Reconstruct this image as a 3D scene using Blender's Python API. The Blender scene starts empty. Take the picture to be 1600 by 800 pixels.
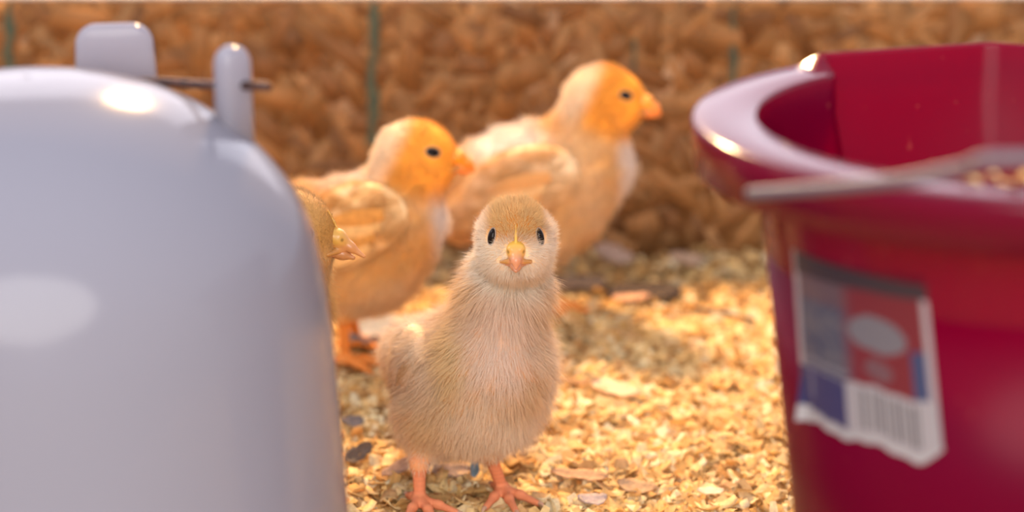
import bpy, bmesh, math, random
import numpy as np
from mathutils import Vector, Matrix

random.seed(7)
rng = np.random.default_rng(7)
sc = bpy.context.scene
COL = sc.collection

# ------------------------------------------------------------------ camera
HC = 0.3987
TH = math.radians(15.9)
FPX = 3864.0
cam_d = bpy.data.cameras.new('camera')
cam = bpy.data.objects.new('camera', cam_d)
COL.objects.link(cam)
cam.location = (0, 0, HC)
cam.rotation_euler = (math.pi / 2 - TH, 0, 0)
cam_d.sensor_width = 36.0
cam_d.lens = FPX * 36.0 / 1600.0
cam_d.clip_start = 0.01
cam_d.clip_end = 100
cam_d.dof.use_dof = True
cam_d.dof.focus_distance = 1.020
cam_d.dof.aperture_fstop = 5.2
sc.camera = cam

# ------------------------------------------------------------------ world, lamps, exposure
w = bpy.data.worlds.new('world')
sc.world = w
w.use_nodes = True
bg = w.node_tree.nodes['Background']
bg.inputs[0].default_value = (0.86, 0.82, 0.95, 1)
bg.inputs[1].default_value = 1.0


def area(name, loc, target, size, energy, color, shape='RECTANGLE', size_y=None):
    l = bpy.data.lights.new(name, 'AREA')
    l.shape = shape
    l.size = size
    if size_y:
        l.size_y = size_y
    l.energy = energy
    l.color = color
    o = bpy.data.objects.new(name, l)
    COL.objects.link(o)
    o.location = loc
    d = Vector(target) - Vector(loc)
    o.rotation_euler = d.to_track_quat('-Z', 'Y').to_euler()
    return o


# warm heat lamp hung over the brooder, behind the front chick
area('heat_lamp', (-0.085, 1.70, 0.69), (0.05, 1.10, 0.0), 0.09, 21.5, (1.0, 0.60, 0.27), 'DISK')
# tall daylight opening beyond the board
area('back_window', (0.2, 4.6, 1.5), (0.1, 1.0, 0.1), 3.2, 45, (0.93, 0.90, 1.0), 'RECTANGLE', 1.9)
# daylight opening on the left
area('side_window', (-2.2, 1.2, 2.2), (0, 0.9, 0.1), 1.2, 30, (0.95, 0.95, 1.0), 'RECTANGLE', 1.2)
# soft fill light added behind the camera to brighten the fronts
area('front_fill', (0.2, -2.2, 1.45), (0, 1.0, 0.05), 3.2, 145, (1.0, 0.94, 0.89), 'ELLIPSE', 2.2)

sc.view_settings.view_transform = 'Standard'
sc.view_settings.look = 'None'
sc.view_settings.gamma = 1.0
sc.view_settings.use_curve_mapping = False
sc.view_settings.exposure = 0.0

# ------------------------------------------------------------------ helpers
RIGHT = np.array([1.0, 0, 0])
FWD = np.array([0, math.cos(TH), -math.sin(TH)])
UP = np.array([0, math.sin(TH), math.cos(TH)])
CAM = np.array([0, 0, HC])


def ray(px, py):
    return FWD + (px - 800) / FPX * RIGHT - (py - 400) / FPX * UP


def P(px, py, Y):
    """world point seen at photo pixel px,py and lying at distance Y along the floor"""
    d = ray(px, py)
    return CAM + d * (Y / d[1])


def G(px, py, z=0.0):
    d = ray(px, py)
    return CAM + d * ((z - HC) / d[2])


def props(o, label=None, cat=None, group=None, kind=None):
    if label: o['label'] = label
    if cat: o['category'] = cat
    if group: o['group'] = group
    if kind: o['kind'] = kind
    return o


def empty(name, loc):
    o = bpy.data.objects.new(name, None)
    COL.objects.link(o)
    o.location = [float(v) for v in loc]
    o.empty_display_size = 0.02
    return o


def link(name, me, mat=None, parent=None, origin=None):
    """origin: world point that the mesh coordinates are measured from; mesh verts are in world coords"""
    o = bpy.data.objects.new(name, me)
    COL.objects.link(o)
    if mat is not None:
        for m in (mat if isinstance(mat, (list, tuple)) else [mat]):
            me.materials.append(m)
    if origin is not None:
        og = Vector([float(v) for v in origin])
        me.transform(Matrix.Translation(-og))
        o.location = og
    if parent is not None:
        o.parent = parent
        pl = parent_world(parent)
        o.location = o.location - pl if origin is not None else Vector((0, 0, 0))
        if origin is None:
            me.transform(Matrix.Translation(-pl))
    return o


def parent_world(o):
    v = Vector(o.location)
    while o.parent:
        o = o.parent
        v += Vector(o.location)
    return v


def np_mesh(name, verts, faces_flat, face_sizes, smooth=True):
    me = bpy.data.meshes.new(name)
    nv, nl, nf = len(verts), len(faces_flat), len(face_sizes)
    me.vertices.add(nv)
    me.vertices.foreach_set('co', np.ascontiguousarray(verts, dtype=np.float32).ravel())
    me.loops.add(nl)
    me.loops.foreach_set('vertex_index', np.ascontiguousarray(faces_flat, dtype=np.int32))
    me.polygons.add(nf)
    ls = np.concatenate([[0], np.cumsum(face_sizes)[:-1]]).astype(np.int32)
    me.polygons.foreach_set('loop_start', ls)
    me.update(calc_edges=True)
    if smooth:
        me.polygons.foreach_set('use_smooth', np.ones(nf, dtype=bool))
    me.validate()
    return me


def set_color(me, cols, name='Col'):
    a = me.attributes.new(name, 'FLOAT_COLOR', 'POINT')
    c = np.ones((len(me.vertices), 4), dtype=np.float32)
    c[:, :3] = cols
    a.data.foreach_set('color', c.ravel())


def set_vec(me, v, name):
    a = me.attributes.new(name, 'FLOAT_VECTOR', 'POINT')
    a.data.foreach_set('vector', np.ascontiguousarray(v, dtype=np.float32).ravel())


_nz = [(rng.normal(size=3), rng.uniform(0, 6.28)) for _ in range(24)]


def noise(p, freq):
    """cheap smooth pseudo noise, about -1..1"""
    s = np.zeros(len(p))
    for i, (k, ph) in enumerate(_nz[:12]):
        kk = k / np.linalg.norm(k) * freq * (0.6 + 0.12 * i)
        s += np.sin(p @ kk + ph + 1.3 * np.sin(p @ np.roll(kk, 1) * 0.7 + ph * 2))
    return s / 3.4


# ------------------------------------------------------------------ materials
def new_mat(name):
    m = bpy.data.materials.new(name)
    m.use_nodes = True
    nt = m.node_tree
    return m, nt, nt.nodes['Principled BSDF']


def simple(name, col, rough=0.5, **kw):
    m, nt, b = new_mat(name)
    b.inputs['Base Color'].default_value = (*col, 1)
    b.inputs['Roughness'].default_value = rough
    for k, v in kw.items():
        b.inputs[k.replace('_', ' ')].default_value = v
    return m


def varied(name, c1, c2, scale, rough=0.5, bump=0.0, bscale=None, detail=4, **kw):
    m, nt, b = new_mat(name)
    N = nt.nodes.new
    tc = N('ShaderNodeTexCoord')
    nz = N('ShaderNodeTexNoise')
    nz.inputs['Scale'].default_value = scale
    nz.inputs['Detail'].default_value = detail
    nt.links.new(tc.outputs['Object'], nz.inputs['Vector'])
    r = N('ShaderNodeValToRGB')
    r.color_ramp.elements[0].position = 0.35
    r.color_ramp.elements[1].position = 0.65
    r.color_ramp.elements[0].color = (*c1, 1)
    r.color_ramp.elements[1].color = (*c2, 1)
    nt.links.new(nz.outputs['Fac'], r.inputs[0])
    nt.links.new(r.outputs[0], b.inputs['Base Color'])
    b.inputs['Roughness'].default_value = rough
    for k, v in kw.items():
        b.inputs[k.replace('_', ' ')].default_value = v
    if bump:
        n2 = N('ShaderNodeTexNoise')
        n2.inputs['Scale'].default_value = bscale or scale * 3
        nt.links.new(tc.outputs['Object'], n2.inputs['Vector'])
        bp = N('ShaderNodeBump')
        bp.inputs['Strength'].default_value = bump
        bp.inputs['Distance'].default_value = 0.001
        nt.links.new(n2.outputs['Fac'], bp.inputs['Height'])
        nt.links.new(bp.outputs[0], b.inputs['Normal'])
    return m


def vcol_mat(name, rough=0.6, spec=0.3, bump=0.0, bscale=800, transl=0.0, use_nrm=False, sheen=0.0, grain=0.0, gscale=None):
    m, nt, b = new_mat(name)
    N = nt.nodes.new
    at = N('ShaderNodeAttribute')
    at.attribute_name = 'Col'
    colout = at.outputs['Color']
    tc = N('ShaderNodeTexCoord')
    if grain:
        nz = N('ShaderNodeTexNoise')
        nz.inputs['Scale'].default_value = gscale or bscale
        nt.links.new(tc.outputs['Object'], nz.inputs['Vector'])
        mr = N('ShaderNodeMapRange')
        mr.inputs['From Min'].default_value = 0.3
        mr.inputs['From Max'].default_value = 0.7
        mr.inputs['To Min'].default_value = 1 - grain
        mr.inputs['To Max'].default_value = 1 + grain
        nt.links.new(nz.outputs['Fac'], mr.inputs['Value'])
        mx = N('ShaderNodeVectorMath')
        mx.operation = 'SCALE'
        nt.links.new(colout, mx.inputs[0])
        nt.links.new(mr.outputs[0], mx.inputs['Scale'])
        colout = mx.outputs[0]
    nt.links.new(colout, b.inputs['Base Color'])
    b.inputs['Roughness'].default_value = rough
    b.inputs['Specular IOR Level'].default_value = spec
    nrm = None
    if use_nrm:
        an = N('ShaderNodeAttribute')
        an.attribute_name = 'nrm'
        geo = N('ShaderNodeNewGeometry')
        va = N('ShaderNodeVectorMath')
        va.operation = 'SCALE'
        va.inputs['Scale'].default_value = 0.9
        nt.links.new(geo.outputs['Normal'], va.inputs[0])
        vb = N('ShaderNodeVectorMath')
        vb.operation = 'ADD'
        nt.links.new(an.outputs['Vector'], vb.inputs[0])
        nt.links.new(va.outputs[0], vb.inputs[1])
        vn = N('ShaderNodeVectorMath')
        vn.operation = 'NORMALIZE'
        nt.links.new(vb.outputs[0], vn.inputs[0])
        nrm = vn.outputs[0]
        nt.links.new(nrm, b.inputs['Normal'])
    if bump:
        n2 = N('ShaderNodeTexNoise')
        n2.inputs['Scale'].default_value = bscale
        nt.links.new(tc.outputs['Object'], n2.inputs['Vector'])
        bp = N('ShaderNodeBump')
        bp.inputs['Strength'].default_value = bump
        bp.inputs['Distance'].default_value = 0.0005
        nt.links.new(n2.outputs['Fac'], bp.inputs['Height'])
        nt.links.new(bp.outputs[0], b.inputs['Normal'])
    if transl:
        t = N('ShaderNodeBsdfTranslucent')
        nt.links.new(colout, t.inputs['Color'])
        if nrm is not None:
            nt.links.new(nrm, t.inputs['Normal'])
        mix = N('ShaderNodeMixShader')
        mix.inputs[0].default_value = transl
        nt.links.new(b.outputs[0], mix.inputs[1])
        nt.links.new(t.outputs[0], mix.inputs[2])
        nt.links.new(mix.outputs[0], nt.nodes['Material Output'].inputs['Surface'])
    return m


M_down = vcol_mat('chick_down', rough=0.75, spec=0.15, transl=0.42, use_nrm=True)
M_skin = vcol_mat('chick_skin', rough=0.6, spec=0.12, bump=0.6, bscale=900)
M_beak = vcol_mat('chick_beak', rough=0.32, spec=0.5)
M_eye = simple('eye_black', (0.008, 0.005, 0.004), 0.10, Specular_IOR_Level=0.15)
M_lid = simple('eyelid_grey', (0.30, 0.22, 0.17), 0.5)
M_shav = vcol_mat('wood_shaving', rough=0.7, spec=0.15, transl=0.32, grain=0.15, bscale=500)
M_bed = varied('bedding_base', (0.42, 0.24, 0.09), (0.68, 0.44, 0.20), 120, 0.8, 0.9, 400)
M_osb = varied('strand_board', (0.20, 0.085, 0.028), (0.42, 0.20, 0.07), 40, 0.7, 0.5, 200)
M_strand = vcol_mat('board_strand', rough=0.65, spec=0.2, grain=0.12, bscale=60)
M_green = varied('green_marking', (0.018, 0.035, 0.018), (0.06, 0.065, 0.03), 150, 0.7)
M_edge = varied('board_edge', (0.30, 0.27, 0.23), (0.42, 0.40, 0.36), 60, 0.7)
M_ground = varied('ground', (0.20, 0.16, 0.13), (0.30, 0.25, 0.20), 6, 0.9)
M_rod = varied('rusty_wire', (0.035, 0.015, 0.012), (0.09, 0.035, 0.025), 300, 0.5, Metallic=0.3)
M_steel = simple('galvanised_wire', (0.14, 0.12, 0.14), 0.6, Metallic=0.4)


def plastic_jug():
    m, nt, b = new_mat('milky_plastic')
    N = nt.nodes.new
    b.inputs['Base Color'].default_value = (0.295, 0.30, 0.355, 1)
    b.inputs['Roughness'].default_value = 0.14
    b.inputs['Specular IOR Level'].default_value = 0.28
    tc = N('ShaderNodeTexCoord')
    n2 = N('ShaderNodeTexNoise')
    n2.inputs['Scale'].default_value = 25
    n2.inputs['Detail'].default_value = 1
    nt.links.new(tc.outputs['Object'], n2.inputs['Vector'])
    bp = N('ShaderNodeBump')
    bp.inputs['Strength'].default_value = 0.12
    bp.inputs['Distance'].default_value = 0.002
    nt.links.new(n2.outputs['Fac'], bp.inputs['Height'])
    nt.links.new(bp.outputs[0], b.inputs['Normal'])
    t = N('ShaderNodeBsdfTranslucent')
    t.inputs['Color'].default_value = (0.60, 0.52, 0.58, 1)
    mix = N('ShaderNodeMixShader')
    mix.inputs[0].default_value = 0.30
    nt.links.new(b.outputs[0], mix.inputs[1])
    nt.links.new(t.outputs[0], mix.inputs[2])
    nt.links.new(mix.outputs[0], nt.nodes['Material Output'].inputs['Surface'])
    return m


M_jug = plastic_jug()
M_water = simple('still_water', (0.42, 0.42, 0.50), 0.1, Transmission_Weight=0.2)


def plastic_red(name='crimson_plastic', rough=0.30, spec=0.10):
    m, nt, b = new_mat(name)
    N = nt.nodes.new
    tc = N('ShaderNodeTexCoord')
    n1 = N('ShaderNodeTexNoise')
    n1.inputs['Scale'].default_value = 180
    n1.inputs['Detail'].default_value = 3
    nt.links.new(tc.outputs['Object'], n1.inputs['Vector'])
    r = N('ShaderNodeValToRGB')          # specks of dust stuck on the plastic
    r.color_ramp.elements[0].position = 0.70
    r.color_ramp.elements[1].position = 0.76
    r.color_ramp.elements[0].color = (0.115, 0.0, 0.018, 1)
    r.color_ramp.elements[1].color = (0.30, 0.06, 0.05, 1)
    nt.links.new(n1.outputs['Fac'], r.inputs[0])
    nt.links.new(r.outputs[0], b.inputs['Base Color'])
    b.inputs['Roughness'].default_value = rough
    b.inputs['Specular IOR Level'].default_value = spec
    t = N('ShaderNodeBsdfTranslucent')
    t.inputs['Color'].default_value = (0.78, 0.0, 0.075, 1)
    mix = N('ShaderNodeMixShader')
    mix.inputs[0].default_value = 0.30
    nt.links.new(b.outputs[0], mix.inputs[1])
    nt.links.new(t.outputs[0], mix.inputs[2])
    nt.links.new(mix.outputs[0], nt.nodes['Material Output'].inputs['Surface'])
    return m


M_red = plastic_red()
M_rim = plastic_red('glossy_crimson_plastic', 0.13, 0.28)
M_label = vcol_mat('printed_paper', rough=0.45, spec=0.4)


# ------------------------------------------------------------------ mesh makers
def box_bm(bm, x0, x1, y0, y1, z0, z1):
    vs = [bm.verts.new((x, y, z)) for x in (x0, x1) for y in (y0, y1) for z in (z0, z1)]
    for f in ((0, 1, 3, 2), (4, 6, 7, 5), (0, 4, 5, 1), (2, 3, 7, 6), (0, 2, 6, 4), (1, 5, 7, 3)):
        bm.faces.new([vs[i] for i in f])


def bm_mesh(name, bm, smooth=False):
    bmesh.ops.recalc_face_normals(bm, faces=bm.faces)
    me = bpy.data.meshes.new(name)
    bm.to_mesh(me)
    bm.free()
    if smooth:
        for p in me.polygons:
            p.use_smooth = True
    return me


def catmull(pts, n=10):
    pts = [np.array(p, float) for p in pts]
    out = []
    for i in range(len(pts) - 1):
        p0 = pts[max(i - 1, 0)]; p1 = pts[i]; p2 = pts[i + 1]; p3 = pts[min(i + 2, len(pts) - 1)]
        for k in range(n):
            t = k / n
            out.append(0.5 * ((2 * p1) + (-p0 + p2) * t + (2 * p0 - 5 * p1 + 4 * p2 - p3) * t * t + (-p0 + 3 * p1 - 3 * p2 + p3) * t ** 3))
    out.append(pts[-1])
    return out


def tube_mesh(name, pts, radii, seg=10):
    pts = [np.array(p, float) for p in pts]
    if np.isscalar(radii):
        radii = [radii] * len(pts)
    V, F, S = [], [], []
    up = np.array([0.03, 0.02, 1.0])
    for i, p in enumerate(pts):
        t = pts[min(i + 1, len(pts) - 1)] - pts[max(i - 1, 0)]
        t /= np.linalg.norm(t) + 1e-12
        a = np.cross(t, up); a /= np.linalg.norm(a) + 1e-12
        b = np.cross(t, a)
        for k in range(seg):
            an = 2 * math.pi * k / seg
            V.append(p + radii[i] * (math.cos(an) * a + math.sin(an) * b))
    for i in range(len(pts) - 1):
        for k in range(seg):
            F += [i * seg + k, i * seg + (k + 1) % seg, (i + 1) * seg + (k + 1) % seg, (i + 1) * seg + k]
            S.append(4)
    F += list(range(seg))[::-1]; S.append(seg)
    F += list(range((len(pts) - 1) * seg, len(pts) * seg)); S.append(seg)
    return np_mesh(name, np.array(V), F, S)


# ---- signed distance shapes
def nv(v):
    v = np.array(v, float)
    return v / np.linalg.norm(v)


def frame(f, up=(0, 0, 1)):
    f = nv(f)
    s = nv(np.cross(f, up))
    u = np.cross(s, f)
    return np.stack([f, s, u])  # rows


class Ell:
    def __init__(self, c, f, r, k=0.01, up=(0, 0, 1), tag='body'):
        self.c = np.array(c, float); self.R = frame(f, up); self.r = np.array(r, float); self.k = k; self.tag = tag

    def d(self, p):
        q = (p - self.c) @ self.R.T
        k0 = np.linalg.norm(q / self.r, axis=1)
        k1 = np.linalg.norm(q / self.r ** 2, axis=1) + 1e-9
        return k0 * (k0 - 1) / k1

    def balls(self):
        return [('E', self.c, self.R, self.r)]


class Cone:
    def __init__(self, a, b, ra, rb, k=0.004, tag='body'):
        self.a = np.array(a, float); self.b = np.array(b, float); self.ra = ra; self.rb = rb; self.k = k; self.tag = tag

    def d(self, p):
        ab = self.b - self.a
        t = np.clip(((p - self.a) @ ab) / (ab @ ab), 0, 1)
        return np.linalg.norm(p - (self.a + t[:, None] * ab), axis=1) - (self.ra + (self.rb - self.ra) * t)

    def balls(self):
        L = np.linalg.norm(self.b - self.a)
        n = max(2, int(L / (0.55 * min(self.ra, self.rb))) + 1)
        return [('E', self.a + (self.b - self.a) * i / (n - 1), np.eye(3), np.ones(3) * (self.ra + (self.rb - self.ra) * i / (n - 1))) for i in range(n)]


def smin(a, b, k):
    h = np.maximum(k - np.abs(a - b), 0) / k
    return np.minimum(a, b) - h * h * k * 0.25


def sdf(prims, p):
    d = prims[0].d(p)
    for q in prims[1:]:
        d = smin(d, q.d(p), q.k)
    return d


def sdf_grad(prims, p, e=1e-4):
    g = np.zeros_like(p)
    for i in range(3):
        o = np.zeros(3); o[i] = e
        g[:, i] = sdf(prims, p + o) - sdf(prims, p - o)
    return g / (2 * e)


def sdf_mesh(name, prims, voxel):
    bm = bmesh.new()
    for q in prims:
        for _, c, R, r in q.balls():
            M = np.eye(4)
            M[:3, :3] = R.T @ np.diag(r)
            M[:3, 3] = c
            bmesh.ops.create_icosphere(bm, subdivisions=2, radius=1.0, matrix=Matrix(M.tolist()))
    me = bpy.data.meshes.new(name)
    bm.to_mesh(me); bm.free()
    o = bpy.data.objects.new(name + '_tmp', me)
    COL.objects.link(o)
    md = o.modifiers.new('r', 'REMESH')
    md.mode = 'VOXEL'
    md.voxel_size = voxel
    md.adaptivity = 0
    dg = bpy.context.evaluated_depsgraph_get()
    me2 = bpy.data.meshes.new_from_object(o.evaluated_get(dg))
    bpy.data.objects.remove(o)
    bpy.data.meshes.remove(me)
    me2.name = name
    n = len(me2.vertices)
    v = np.zeros(n * 3, dtype=np.float32)
    me2.vertices.foreach_get('co', v)
    v = v.reshape(-1, 3).astype(float)
    for _ in range(5):
        d = sdf(prims, v)
        g = sdf_grad(prims, v)
        gn = np.linalg.norm(g, axis=1)[:, None] + 1e-6
        v = v - g / gn * np.clip(d / gn[:, 0], -0.003, 0.003)[:, None]
    me2.vertices.foreach_set('co', v.astype(np.float32).ravel())
    me2.polygons.foreach_set('use_smooth', np.ones(len(me2.polygons), dtype=bool))
    me2.update()
    return me2, v


def get_tris(me):
    me.calc_loop_triangles()
    t = np.zeros(len(me.loop_triangles) * 3, dtype=np.int32)
    me.loop_triangles.foreach_get('vertices', t)
    return t.reshape(-1, 3)


def hair_mesh(name, v, tris, prims, n, dens, lenf, flowf, colf, width, seg, lift, jitter, clump=330.0, c_pow=0.75):
    """n tapered blades of down rooted on the surface"""
    a, b, c = v[tris[:, 0]], v[tris[:, 1]], v[tris[:, 2]]
    ctr = (a + b + c) / 3
    ar = np.linalg.norm(np.cross(b - a, c - a), axis=1) * 0.5
    wgt = ar * dens(ctr)
    idx = rng.choice(len(tris), size=n, p=wgt / wgt.sum())
    u = rng.random(n); w_ = rng.random(n)
    m = u + w_ > 1
    u[m] = 1 - u[m]; w_[m] = 1 - w_[m]
    p = a[idx] + (b - a)[idx] * u[:, None] + (c - a)[idx] * w_[:, None]
    N = sdf_grad(prims, p)
    N /= np.linalg.norm(N, axis=1)[:, None]
    F = flowf(p, N)
    F = F - N * np.sum(F * N, axis=1)[:, None]
    F /= np.linalg.norm(F, axis=1)[:, None] + 1e-9
    cl = np.stack([noise(p, clump), noise(p + 3.1, clump), noise(p + 7.7, clump)], 1)
    lf = lift(p) if callable(lift) else lift
    lf = np.ones(n) * lf
    D = F * (1 - lf)[:, None] + N * (0.15 + lf)[:, None] + cl * 0.22 + rng.normal(size=(n, 3)) * jitter
    D -= N * np.minimum(np.sum(D * N, axis=1) - 0.12, 0)[:, None]
    D /= np.linalg.norm(D, axis=1)[:, None]
    L = lenf(p) * rng.uniform(0.65, 1.2, n) * (1 + 0.18 * cl[:, 0])
    side = np.cross(D, rng.normal(size=(n, 3)))
    side /= np.linalg.norm(side, axis=1)[:, None] + 1e-9
    bend = F * 0.30 + rng.normal(size=(n, 3)) * 0.14 + np.array([0, 0, -0.06])
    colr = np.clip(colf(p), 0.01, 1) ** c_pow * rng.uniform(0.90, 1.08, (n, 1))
    root = p - N * 0.0006
    nvtx = 2 * seg + 1
    V = np.zeros((n, nvtx, 3)); C = np.zeros((n, nvtx, 3)); NN = np.zeros((n, nvtx, 3))
    for s in range(seg + 1):
        t = s / seg
        q = root + D * (L * t)[:, None] + bend * (L * t * t)[:, None]
        ww = width * (1 - 0.75 * t)
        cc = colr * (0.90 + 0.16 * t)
        if s < seg:
            V[:, 2 * s] = q - side * ww * 0.5
            V[:, 2 * s + 1] = q + side * ww * 0.5
            C[:, 2 * s] = cc; C[:, 2 * s + 1] = cc
        else:
            V[:, 2 * s] = q
            C[:, 2 * s] = cc
    NN[:] = (N)[:, None, :]
    base = (np.arange(n) * nvtx)[:, None]
    quads = []
    for s in range(seg - 1):
        quads.append(base + np.array([[2 * s, 2 * s + 1, 2 * s + 3, 2 * s + 2]]))
    s = seg - 1
    tri = base + np.array([[2 * s, 2 * s + 1, 2 * s + 2]])
    flat = np.concatenate(quads + [tri], axis=1).ravel()
    sizes = np.tile([4] * (seg - 1) + [3], n)
    me = np_mesh(name, V.reshape(-1, 3), flat, sizes)
    if len(me.vertices) == n * nvtx:
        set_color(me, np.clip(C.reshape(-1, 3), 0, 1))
        set_vec(me, NN.reshape(-1, 3), 'nrm')
    return me


def smooth01(x, a, b):
    t = np.clip((x - a) / (b - a), 0, 1)
    return t * t * (3 - 2 * t)


# ================================================================== STRUCTURE
WY = 1.415           # face of the strand board
WT = 0.1500           # its top
bm = bmesh.new()
box_bm(bm, -0.95, 0.95, WY, WY + 0.0115, -0.03, WT)
wall = link('wall_back', bm_mesh('wall_back', bm), M_osb)
props(wall, 'brown strand board forming the back wall of the brooder', kind='structure')
bm = bmesh.new()
box_bm(bm, -0.95, 0.95, WY - 0.0008, WY + 0.0122, WT, WT + 0.0016)
link('top_edge', bm_mesh('top_edge', bm), M_edge, wall)

# pressed strands of the board, each a thin chip
def strands():
    V, F, S, C = [], [], [], []
    pal = [(0.36, 0.155, 0.045), (0.29, 0.115, 0.034), (0.43, 0.20, 0.065), (0.22, 0.085, 0.026), (0.48, 0.24, 0.09), (0.34, 0.145, 0.042), (0.40, 0.17, 0.05)]
    for i in range(3600):
        x = random.uniform(-0.93, 0.93) if i > 2400 else random.uniform(-0.36, 0.36)
        z = random.uniform(0.0, WT)
        L = random.uniform(0.014, 0.055); W = random.uniform(0.005, 0.017)
        an = random.gauss(0, 1.0) + (math.pi / 2 if random.random() < 0.45 else 0)
        ca, sa = math.cos(an), math.sin(an)
        y = WY - random.uniform(0.0001, 0.0006)
        tilt = random.gauss(0, 0.004)
        n0 = len(V)
        col = tuple(0.58 * a_ + 0.42 * b_ for a_, b_ in zip(random.choice(pal), (0.30, 0.135, 0.043))) if random.random() > 0.05 else (0.46, 0.26, 0.13)
        kk = random.uniform(0.45, 0.76)
        ends = [(-1, -1), (-0.8, 1), (1, random.uniform(.3, 1)), (0.85, -1)]
        for lay in (0, 0.0002):
            for (a, b) in ends:
                lx = a * L / 2; lz = b * W / 2
                px_, pz_ = x + lx * ca - lz * sa, z + lx * sa + lz * ca
                pz_ = min(max(pz_, -0.01), WT - 0.0002)
                V.append((px_, y + lay + tilt * lz, pz_))
                C.append([c * kk for c in col])
        F += [n0, n0 + 1, n0 + 2, n0 + 3]; S.append(4)
        for k in range(4):
            k2 = (k + 1) % 4
            F += [n0 + k, n0 + 4 + k, n0 + 4 + k2, n0 + k2]; S.append(4)
    me = np_mesh('wood_strand', np.array(V), F, S, smooth=False)
    set_color(me, np.clip(np.array(C), 0, 1))
    return me


st = link('wood_strands', strands(), M_strand, wall)
props(st, kind='stuff')

# faded green guide lines stamped on the board
for px, ya, yb, wd in ((15, 4, 118, 0.0070), (583, 3, 225, 0.0062), (1145, 70, 152, 0.0040), (1145, 10, 45, 0.0028), (990, 60, 110, 0.0024)):
    a = P(px, ya, WY); b = P(px, yb, WY)
    bm = bmesh.new()
    n = 9
    prev = None
    for i in range(n + 1):
        t = i / n
        q = a * (1 - t) + b * t
        hw = wd / 2 * random.uniform(0.35, 1.15)
        off = random.gauss(0, 0.0006)
        vs = [bm.verts.new((q[0] + s * hw + off, WY - 0.0022, min(q[2], WT - 0.001))) for s in (-1, 1)]
        if prev:
            bm.faces.new((prev[0], prev[1], vs[1], vs[0]))
        prev = vs
    r_ = bmesh.ops.extrude_face_region(bm, geom=list(bm.faces))
    bmesh.ops.translate(bm, verts=[g for g in r_['geom'] if isinstance(g, bmesh.types.BMVert)], vec=(0, 0.0012, 0))
    link('green_line', bm_mesh('green_line', bm), M_green, wall)

bm = bmesh.new()
box_bm(bm, -6, 6, -4, 8, -0.05, -0.03)
g = link('floor', bm_mesh('floor', bm), M_ground)
props(g, 'plain floor under and around the brooder', kind='structure')


def bedz(x, y):
    x = np.asarray(x, float); y = np.asarray(y, float)
    h = 0.0014 * np.sin(x * 61 + 1.3 * np.sin(y * 47)) + 0.0012 * np.sin(y * 83 + 2 * np.sin(x * 39)) + 0.0007 * np.sin(x * 190 + y * 160)
    return h - 0.0025


def bed():
    nx, ny = 220, 180
    X = np.linspace(-0.93, 0.93, nx); Y = np.linspace(0.25, WY + 0.001, ny)
    gx, gy = np.meshgrid(X, Y)
    gz = bedz(gx, gy) - 0.0025
    top = np.stack([gx.ravel(), gy.ravel(), gz.ravel()], 1)
    F, S = [], []
    ii = np.arange(nx * ny).reshape(ny, nx)
    q = np.stack([ii[:-1, :-1], ii[:-1, 1:], ii[1:, 1:], ii[1:, :-1]], -1).reshape(-1, 4)
    ring = list(ii[0, :]) + list(ii[1:, -1]) + list(ii[-1, -2::-1]) + list(ii[-2:0:-1, 0])
    low = top[ring].copy(); low[:, 2] = -0.03
    V = np.concatenate([top, low]); n0 = len(top); m = len(ring)
    r = np.array(ring)
    k = np.arange(m)
    sq = np.stack([r, n0 + k, n0 + (k + 1) % m, np.roll(r, -1)], 1)
    flat = np.concatenate([q.ravel(), sq.ravel(), np.arange(n0 + m - 1, n0 - 1, -1)])
    sizes = [4] * (len(q) + m) + [m]
    return np_mesh('bedding', V, flat, sizes)


PALS = np.array([(0.86, 0.62, 0.34), (0.90, 0.70, 0.44), (0.80, 0.52, 0.24), (0.74, 0.45, 0.19), (0.93, 0.78, 0.56), (0.84, 0.57, 0.28), (0.66, 0.40, 0.20), (0.88, 0.66, 0.38)])


PALS = PALS * np.array([0.98, 1.03, 0.94])


def flake_grid(L, W, curl, twist, nl=4, nw=1):
    pts = []
    for i in range(nl + 1):
        t = i / nl - 0.5
        wloc = W * (1 - 1.3 * t * t) * 0.5
        for j in range(nw + 1):
            s = (j / nw - 0.5) * 2 * wloc
            an = t * curl
            x = (math.sin(an) / curl if abs(curl) > 1e-3 else t) * L
            z = ((1 - math.cos(an)) / curl if abs(curl) > 1e-3 else 0) * L
            tw = twist * t
            pts.append((x, s * math.cos(tw), z + s * math.sin(tw)))
    return np.array(pts)


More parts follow.
